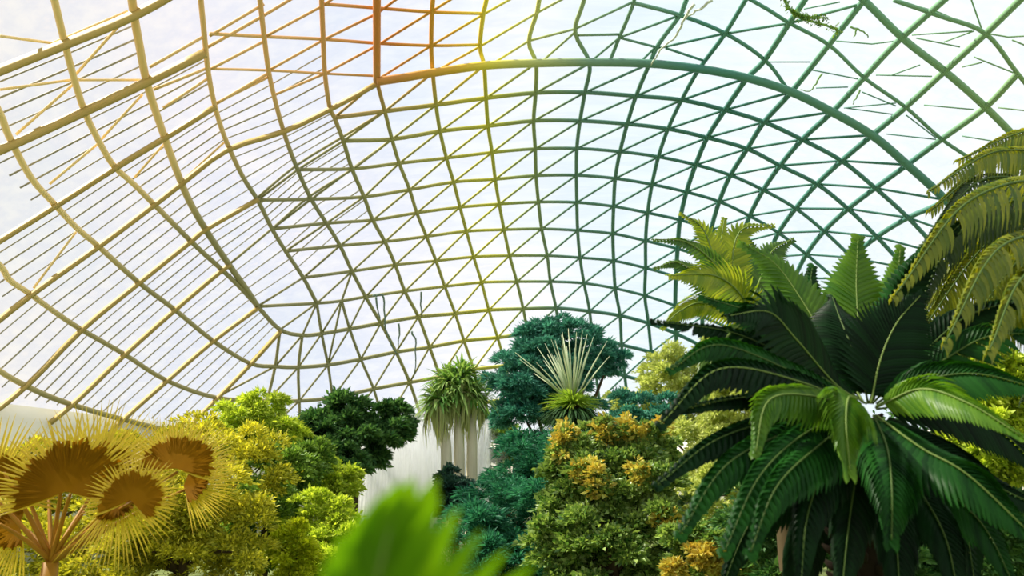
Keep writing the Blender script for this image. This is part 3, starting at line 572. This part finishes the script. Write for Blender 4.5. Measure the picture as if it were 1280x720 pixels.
# ---- strap-leaved tree (crown of sword leaves on pale stems)
ybase = at(572, 600, 22); ybase[2] = 0
m_strap = leaf_mat('strap_leaf', (.10, .26, .06), (.34, .46, .14), .35, .45, None, 1.0)
m_straw = leaf_mat('straw_strap_leaf', (.28, .34, .10), (.55, .56, .24), .3, .6, (1.1, 1.1, .8), 1.0)
yt = thing('dracaena', 'strap-leaved tree with a tufted crown and pale stems in front of the mist', 'tree', ybase)
tops = [(572,490,22),(548,500,21.8),(590,495,22.2)]
for (x, y, Y), bx in zip(tops, (574, 558, 590)):
    mb = MB(); b = at(bx, 600, Y); b[2] = 0; e = at(x, y, Y); mid = at(bx, 570, Y)
    tube(mb, cat([b-np.array([0,0,.05]), mid, (mid+e)/2, e], 6), np.linspace(.17, .10, 19), 10); mb.build('stem', palebark, yt, origin=ybase)
green, straw = MB(), MB()
for (x, y, Y), R in zip(tops+[(560,478,22),(578,470,22.1)], (1.0, .8, .8, .8, .8)):
    h = at(x, y, Y)
    for k in range(190):
        a = random.uniform(0, 2*math.pi); el = random.uniform(-.5, 1.45); L = R*random.uniform(.75, 1.15); d = np.array([math.cos(a)*math.cos(el), math.sin(a)*math.cos(el), math.sin(el)])
        pts = bez([h, h+d*L*.6, h+d*L*.9-np.array([0, 0, L*random.uniform(.1, .5)])], 5); blade(green, pts, np.array([.03, .04, .035, .025, .004])*1.1, np.cross(d, (0, 0, 1))+1e-3, .2)
    for k in range(75):
        a = random.uniform(0, 2*math.pi); d = np.array([math.cos(a), math.sin(a), 0]); L = random.uniform(.5, 1.3)
        p0 = h+d*.1-np.array([0, 0, random.uniform(0, .4)]); pts = bez([p0, p0+d*.34+np.array([0, 0, .1]), p0+d*random.uniform(.05, .3)-np.array([0, 0, L*.8])], 5); blade(straw, pts, np.array([.03, .04, .035, .025, .004]), np.cross(d, (0, 0, 1)), .2)
green.build('green_leaves', m_strap, yt, smooth=False, origin=ybase); o = straw.build('hanging_leaves', m_straw, yt, smooth=False, origin=ybase); o['label'] = 'straw coloured hanging leaves'

# ---- spiky rosette plant (grass tree)
gbse = at(716, 600, 21); gbse[2] = 0
gt = thing('grass_tree', 'grass tree with pale upright spikes over a dark skirt in front of the blue-green tree', 'grass tree', gbse)
hub = at(716, 506, 21); mb = MB(); tube(mb, [gbse-np.array([0,0,.05]), (gbse+hub)/2, hub], [.24, .2, .2], 10); mb.build('trunk', bark, gt, origin=gbse)
sp, ro, sk = MB(), MB(), MB()
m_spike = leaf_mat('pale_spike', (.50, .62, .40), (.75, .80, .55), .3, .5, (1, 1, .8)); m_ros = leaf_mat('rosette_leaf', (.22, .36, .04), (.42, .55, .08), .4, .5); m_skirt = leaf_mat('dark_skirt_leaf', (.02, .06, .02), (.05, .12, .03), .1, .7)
for k in range(46):
    a = random.uniform(0, 2*math.pi); tl = random.uniform(.05, .85); d = np.array([math.cos(a)*math.sin(tl), math.sin(a)*math.sin(tl), math.cos(tl)]); L = random.uniform(1.4, 2.2)
    tube(sp, [hub, hub+d*L*.6, hub+d*L-np.array([0, 0, .05*L])], [.022, .018, .006], 5)
for k in range(420):
    a = random.uniform(0, 2*math.pi); el = random.uniform(-.1, 1.2); d = np.array([math.cos(a)*math.cos(el), math.sin(a)*math.cos(el), math.sin(el)*.7]); L = random.uniform(.5, 1.0)
    blade(ro, bez([hub, hub+d*L*.6, hub+d*L-np.array([0, 0, .2*L])], 4), [.02, .024, .018, .003], np.cross(d, (0, 0, 1))+1e-3)
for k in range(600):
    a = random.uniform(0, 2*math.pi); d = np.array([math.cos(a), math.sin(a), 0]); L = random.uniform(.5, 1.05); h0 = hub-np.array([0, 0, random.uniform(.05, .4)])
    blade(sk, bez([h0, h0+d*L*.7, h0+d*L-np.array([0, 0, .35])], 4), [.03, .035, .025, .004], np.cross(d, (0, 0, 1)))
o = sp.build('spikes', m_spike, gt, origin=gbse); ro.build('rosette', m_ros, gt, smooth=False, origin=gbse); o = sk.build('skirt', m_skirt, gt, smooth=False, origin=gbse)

# ---- waterfall and its mist behind the strap-leaved tree
def water_mat():
    m, t, N, L = nt('falling_water'); out = N.new('ShaderNodeOutputMaterial'); ms = N.new('ShaderNodeMixShader'); tr = N.new('ShaderNodeBsdfTransparent')
    pb = N.new('ShaderNodeBsdfPrincipled'); pb.inputs['Base Color'].default_value = (.93, .94, .96, 1); pb.inputs['Roughness'].default_value = .5
    tl = N.new('ShaderNodeBsdfTranslucent'); tl.inputs['Color'].default_value = (.95, .96, .98, 1); m2 = N.new('ShaderNodeMixShader'); m2.inputs[0].default_value = .5
    L.new(pb.outputs[0], m2.inputs[1]); L.new(tl.outputs[0], m2.inputs[2])
    tc = N.new('ShaderNodeTexCoord'); mp = N.new('ShaderNodeMapping'); mp.inputs['Scale'].default_value = (5, 5, .35); nz = N.new('ShaderNodeTexNoise'); nz.inputs['Scale'].default_value = 1.0; nz.inputs['Detail'].default_value = 5
    L.new(tc.outputs['Object'], mp.inputs[0]); L.new(mp.outputs[0], nz.inputs['Vector']); r = ramp(N, [(.35, (0, 0, 0)), (.6, (.95, .95, .95))]); L.new(nz.outputs['Fac'], r.inputs[0])
    L.new(r.outputs[0], ms.inputs[0]); L.new(tr.outputs[0], ms.inputs[1]); L.new(m2.outputs[0], ms.inputs[2]); L.new(ms.outputs[0], out.inputs[0]); return m
wb = at(540, 600, 27); wb[2] = 0
wt = thing('waterfall', 'white veil of falling water behind the strap-leaved tree', 'waterfall', wb)
rk = MB(); zt = at(540, 528, 27.6)[2]
n = 26; V = []
for i in range(n):
    for (z, y) in ((-.05, 0), (zt*.5, .15), (zt, .35), (zt+.1, 1.2), (-.05, 1.6)):
        x = at(460+150*i/(n-1), 600, 27.6)[0]; V.append((x, 27.8+y+random.uniform(-.12, .12), z+(random.uniform(-.25, .2) if z > 1 else 0)))
rk.add(V, [(i*5+k, i*5+(k+1) % 5, (i+1)*5+(k+1) % 5, (i+1)*5+k) for i in range(n-1) for k in range(5)])
rk.build('rock_ledge', solid('wet_rock', (.30, .34, .34), (.55, .58, .56), .6, 2), wt, origin=wb)
wm = water_mat()
for layer in range(3):
    mb = MB(); V = []; nx, nz_ = 60, 10
    for i in range(nx):
        x = at(452+160*i/(nx-1), 600, 27)[0]
        for j in range(nz_):
            s = j/(nz_-1); z = (zt-.05+.12*math.sin(i*1.3+layer))*(1-s)+.1*s; V.append((x+.05*math.sin(i*2+j+layer*2), 27.4-.5*s**.5-layer*.15+.08*math.sin(i*1.7+layer*3), z))
    mb.add(V, [(i*nz_+j, i*nz_+j+1, (i+1)*nz_+j+1, (i+1)*nz_+j) for i in range(nx-1) for j in range(nz_-1)]); mb.build('water_veil', wm, wt, origin=wb)
m, t, N, L = nt('mist'); out = N.new('ShaderNodeOutputMaterial'); vs = N.new('ShaderNodeVolumePrincipled'); vs.inputs['Color'].default_value = (.97, .98, 1, 1); vs.inputs['Anisotropy'].default_value = .2
tc = N.new('ShaderNodeTexCoord'); gr = N.new('ShaderNodeTexGradient'); gr.gradient_type = 'SPHERICAL'; L.new(tc.outputs['Object'], gr.inputs[0]); ml = N.new('ShaderNodeMath'); ml.operation = 'MULTIPLY'; ml.inputs[1].default_value = 1.2
L.new(gr.outputs['Fac'], ml.inputs[0]); L.new(ml.outputs[0], vs.inputs['Density']); L.new(vs.outputs[0], out.inputs['Volume']); mist_m = m
mb = MB(); V = []; T = []
for i in range(13):
    for j in range(24):
        e = -math.pi/2+math.pi*i/12; a = 2*math.pi*j/24; V.append((math.cos(e)*math.cos(a), math.cos(e)*math.sin(a), math.sin(e)))
mb.add(V, [(i*24+j, i*24+(j+1) % 24, (i+1)*24+(j+1) % 24, (i+1)*24+j) for i in range(12) for j in range(24)])
mo = mb.build('mist', mist_m, None); mo.location = Vector(at(520, 582, 24.6)); mo.scale = (2.9, 1.2, 2.1); mo['label'] = 'white mist drifting in front of the waterfall'; mo['category'] = 'mist'; mo['kind'] = 'stuff'

# ---- blurred leaf close to the lens
m_near = leaf_mat('near_leaf', (.04, .20, .003), (.20, .38, .004), .5, .4, (1.6, 1.4, .3), 9)
nb = at(470, 860, 1.03)
nl = thing('palm_leaf', 'large blurred bright green leaf with fingered edge close to the camera', 'leaf', nb)
rach = [at(430, 900, 1.03), at(455, 780, 1.02), at(480, 690, 1.0), at(498, 618, 1.0)]
mb = MB(); tube(mb, cat(rach, 6), np.linspace(.005, .0012, 19), 8); mb.build('rachis', RAC, nl, origin=nb)
YN = 1.0
for (bx, by, tx, ty, w) in [(440,790,452,640,30),(450,760,478,618,34),(462,740,500,602,36),(470,730,518,597,32),(480,740,546,598,24),(485,770,549,618,20),(492,780,574,636,20),(500,800,602,664,19),(508,815,634,688,18),(518,830,670,704,16),(520,840,690,735,18),
                            (440,800,425,665,26),(435,830,408,700,26),(430,860,395,740,26)]:
    mb = MB(); a, b = at(bx, by, YN+.02), at(tx, ty, YN-.01+random.uniform(-.01, .01)); mdl = (a+b)/2+np.array([0, -.008, .002]); pts = bez([a, mdl, b], 9)
    blade(mb, pts, w*.82*YN/F*np.array([.5, .8, 1, 1.05, 1, .9, .7, .4, .05]), np.array([1, .15, -.2]), .12); mb.build('leaflet', m_near, nl, origin=nb)

# ---- bare twigs and climbers on the lattice
m_twig = solid('pale_twig', (.55, .6, .5), (.7, .75, .62), .8, 8); m_gtwig = solid('green_twig', (.22, .38, .15), (.3, .5, .2), .8, 8)
def vine(label, lines, mat, r, leafy=None):
    p0 = dome(*lines[0][0], .97); t = thing('climbing_vine', label, 'vine', p0, None); t.location = Vector(p0)
    mb = MB()
    for L in lines:
        L2 = [(x+random.uniform(-1, 1), y+random.uniform(-1, 1)) for x, y in cat(L, 4)]
        P = np.array([dome(x, y, .972+random.uniform(0, .004)) for x, y in L2]); tube(mb, P, np.linspace(r, r*.5, len(P)), 6)
    mb.build('stem', mat, t, origin=p0)
    if leafy:
        lb = MB(); P = []
        for L in lines:
            for x, y in cat(L, 12):
                for q in range(leafy): P.append(dome(x+random.gauss(0, 1.8), y+random.gauss(0, 1.8), .97))
        P = np.array(P); leaves(lb, P, rng.normal(size=P.shape), .11, .5); lb.build('leaves', m_mid, t, smooth=False, origin=p0)
vine('pale bare climber hanging beside the top centre of the main arch', [[(868,4),(856,22),(846,44),(826,62),(814,82)], [(890,0),(870,14),(856,22)]], m_twig, .045)
vine('leafy green climber at the top edge right of the main arch', [[(975,-10),(990,14),(1006,24),(1040,34),(1048,40)], [(990,14),(1012,22),(1034,22)]], m_gtwig, .05, 3)
vine('thin curling twig on the lattice just right of the leafy climber', [[(1062,34),(1080,40),(1086,48)], [(1070,38),(1067,46)]], m_gtwig, .03)
vine('short twig hooked on the lattice above the right end of the main arch', [[(1028,92),(1020,104),(1012,114),(1000,112)], [(1076,112),(1070,122),(1066,130)]], m_gtwig, .03)
vine('dark bare stems standing against the lower left of the far lattice', [[(466,369),(480,372),(481,404),(488,428),(496,442)], [(470,372),(475,398)], [(499,404),(498,432)], [(515,415),(520,430),(518,470)], [(526,365),(527,396)]], solid('dark_twig', (.16, .22, .2), (.2, .28, .22), .8, 8), .045)

# ---------------------------------------------------------------- sky and sun
w = bpy.data.worlds.new('world'); bpy.context.scene.world = w; w.use_nodes = True; t = w.node_tree; N, L = t.nodes, t.links; N.clear()
out = N.new('ShaderNodeOutputWorld'); bg = N.new('ShaderNodeBackground'); tc = N.new('ShaderNodeTexCoord'); s = N.new('ShaderNodeSeparateXYZ'); L.new(tc.outputs['Generated'], s.inputs[0])
mr = N.new('ShaderNodeMapRange'); mr.inputs[1].default_value = -.6; mr.inputs[2].default_value = .6; L.new(s.outputs[0], mr.inputs[0])
r = ramp(N, [(0, (1.0, .93, .84)), (.2, (.96, .92, .93)), (.36, (.94, .94, .98)), (.52, (1.03, 1.03, 1.0)), (.66, (.93, 1.02, 1.02)), (1, (1.05, 1.06, 1.03))]); L.new(mr.outputs[0], r.inputs[0])
nz = N.new('ShaderNodeTexNoise'); nz.inputs['Scale'].default_value = 3.2; nz.inputs['Detail'].default_value = 5; L.new(tc.outputs['Generated'], nz.inputs['Vector'])
r2 = ramp(N, [(.42, (0, 0, 0)), (.62, (1, 1, 1))]); L.new(nz.outputs['Fac'], r2.inputs[0])
ml = N.new('ShaderNodeMath'); ml.operation = 'MULTIPLY'; ml.inputs[1].default_value = .5; L.new(r2.outputs[0], ml.inputs[0])
mx = N.new('ShaderNodeMix'); mx.data_type = 'RGBA'; mx.blend_type = 'MULTIPLY'; L.new(ml.outputs[0], mx.inputs[0]); L.new(r.outputs[0], mx.inputs[6]); mx.inputs[7].default_value = (.78, .90, .98, 1)
L.new(mx.outputs[2], bg.inputs[0]); bg.inputs[1].default_value = 1.06; L.new(bg.outputs[0], out.inputs[0])
def sun(name, az, el, e, col, ang=1.5):
    l = bpy.data.lights.new(name, 'SUN'); l.energy = e; l.color = col; l.angle = math.radians(ang); o = bpy.data.objects.new(name, l); C.objects.link(o)
    d = Vector((math.sin(az)*math.cos(el), math.cos(az)*math.cos(el), math.sin(el))); o.rotation_euler = d.to_track_quat('Z', 'Y').to_euler(); o.location = (0, 0, 40); return o
sun('sun', math.radians(-82), math.radians(50), 8.5, (1, .93, .78))
cd = bpy.data.cameras.new('camera'); co = bpy.data.objects.new('camera', cd); C.objects.link(co); co.location = CAM; co.rotation_euler = (math.pi/2+PITCH, 0, 0)
cd.sensor_width = 36; cd.lens = 36*F/1280; cd.clip_end = 400; cd.dof.use_dof = True; cd.dof.focus_distance = 14; cd.dof.aperture_fstop = (cd.lens/1000)/.020
sc = bpy.context.scene; sc.camera = co
sc.view_settings.view_transform = 'Standard'; sc.view_settings.look = 'None'; sc.view_settings.gamma = 1; sc.view_settings.use_curve_mapping = False; sc.view_settings.exposure = 0
sc.cycles.transparent_max_bounces = 16; sc.cycles.max_bounces = 8; sc.cycles.volume_bounces = 4
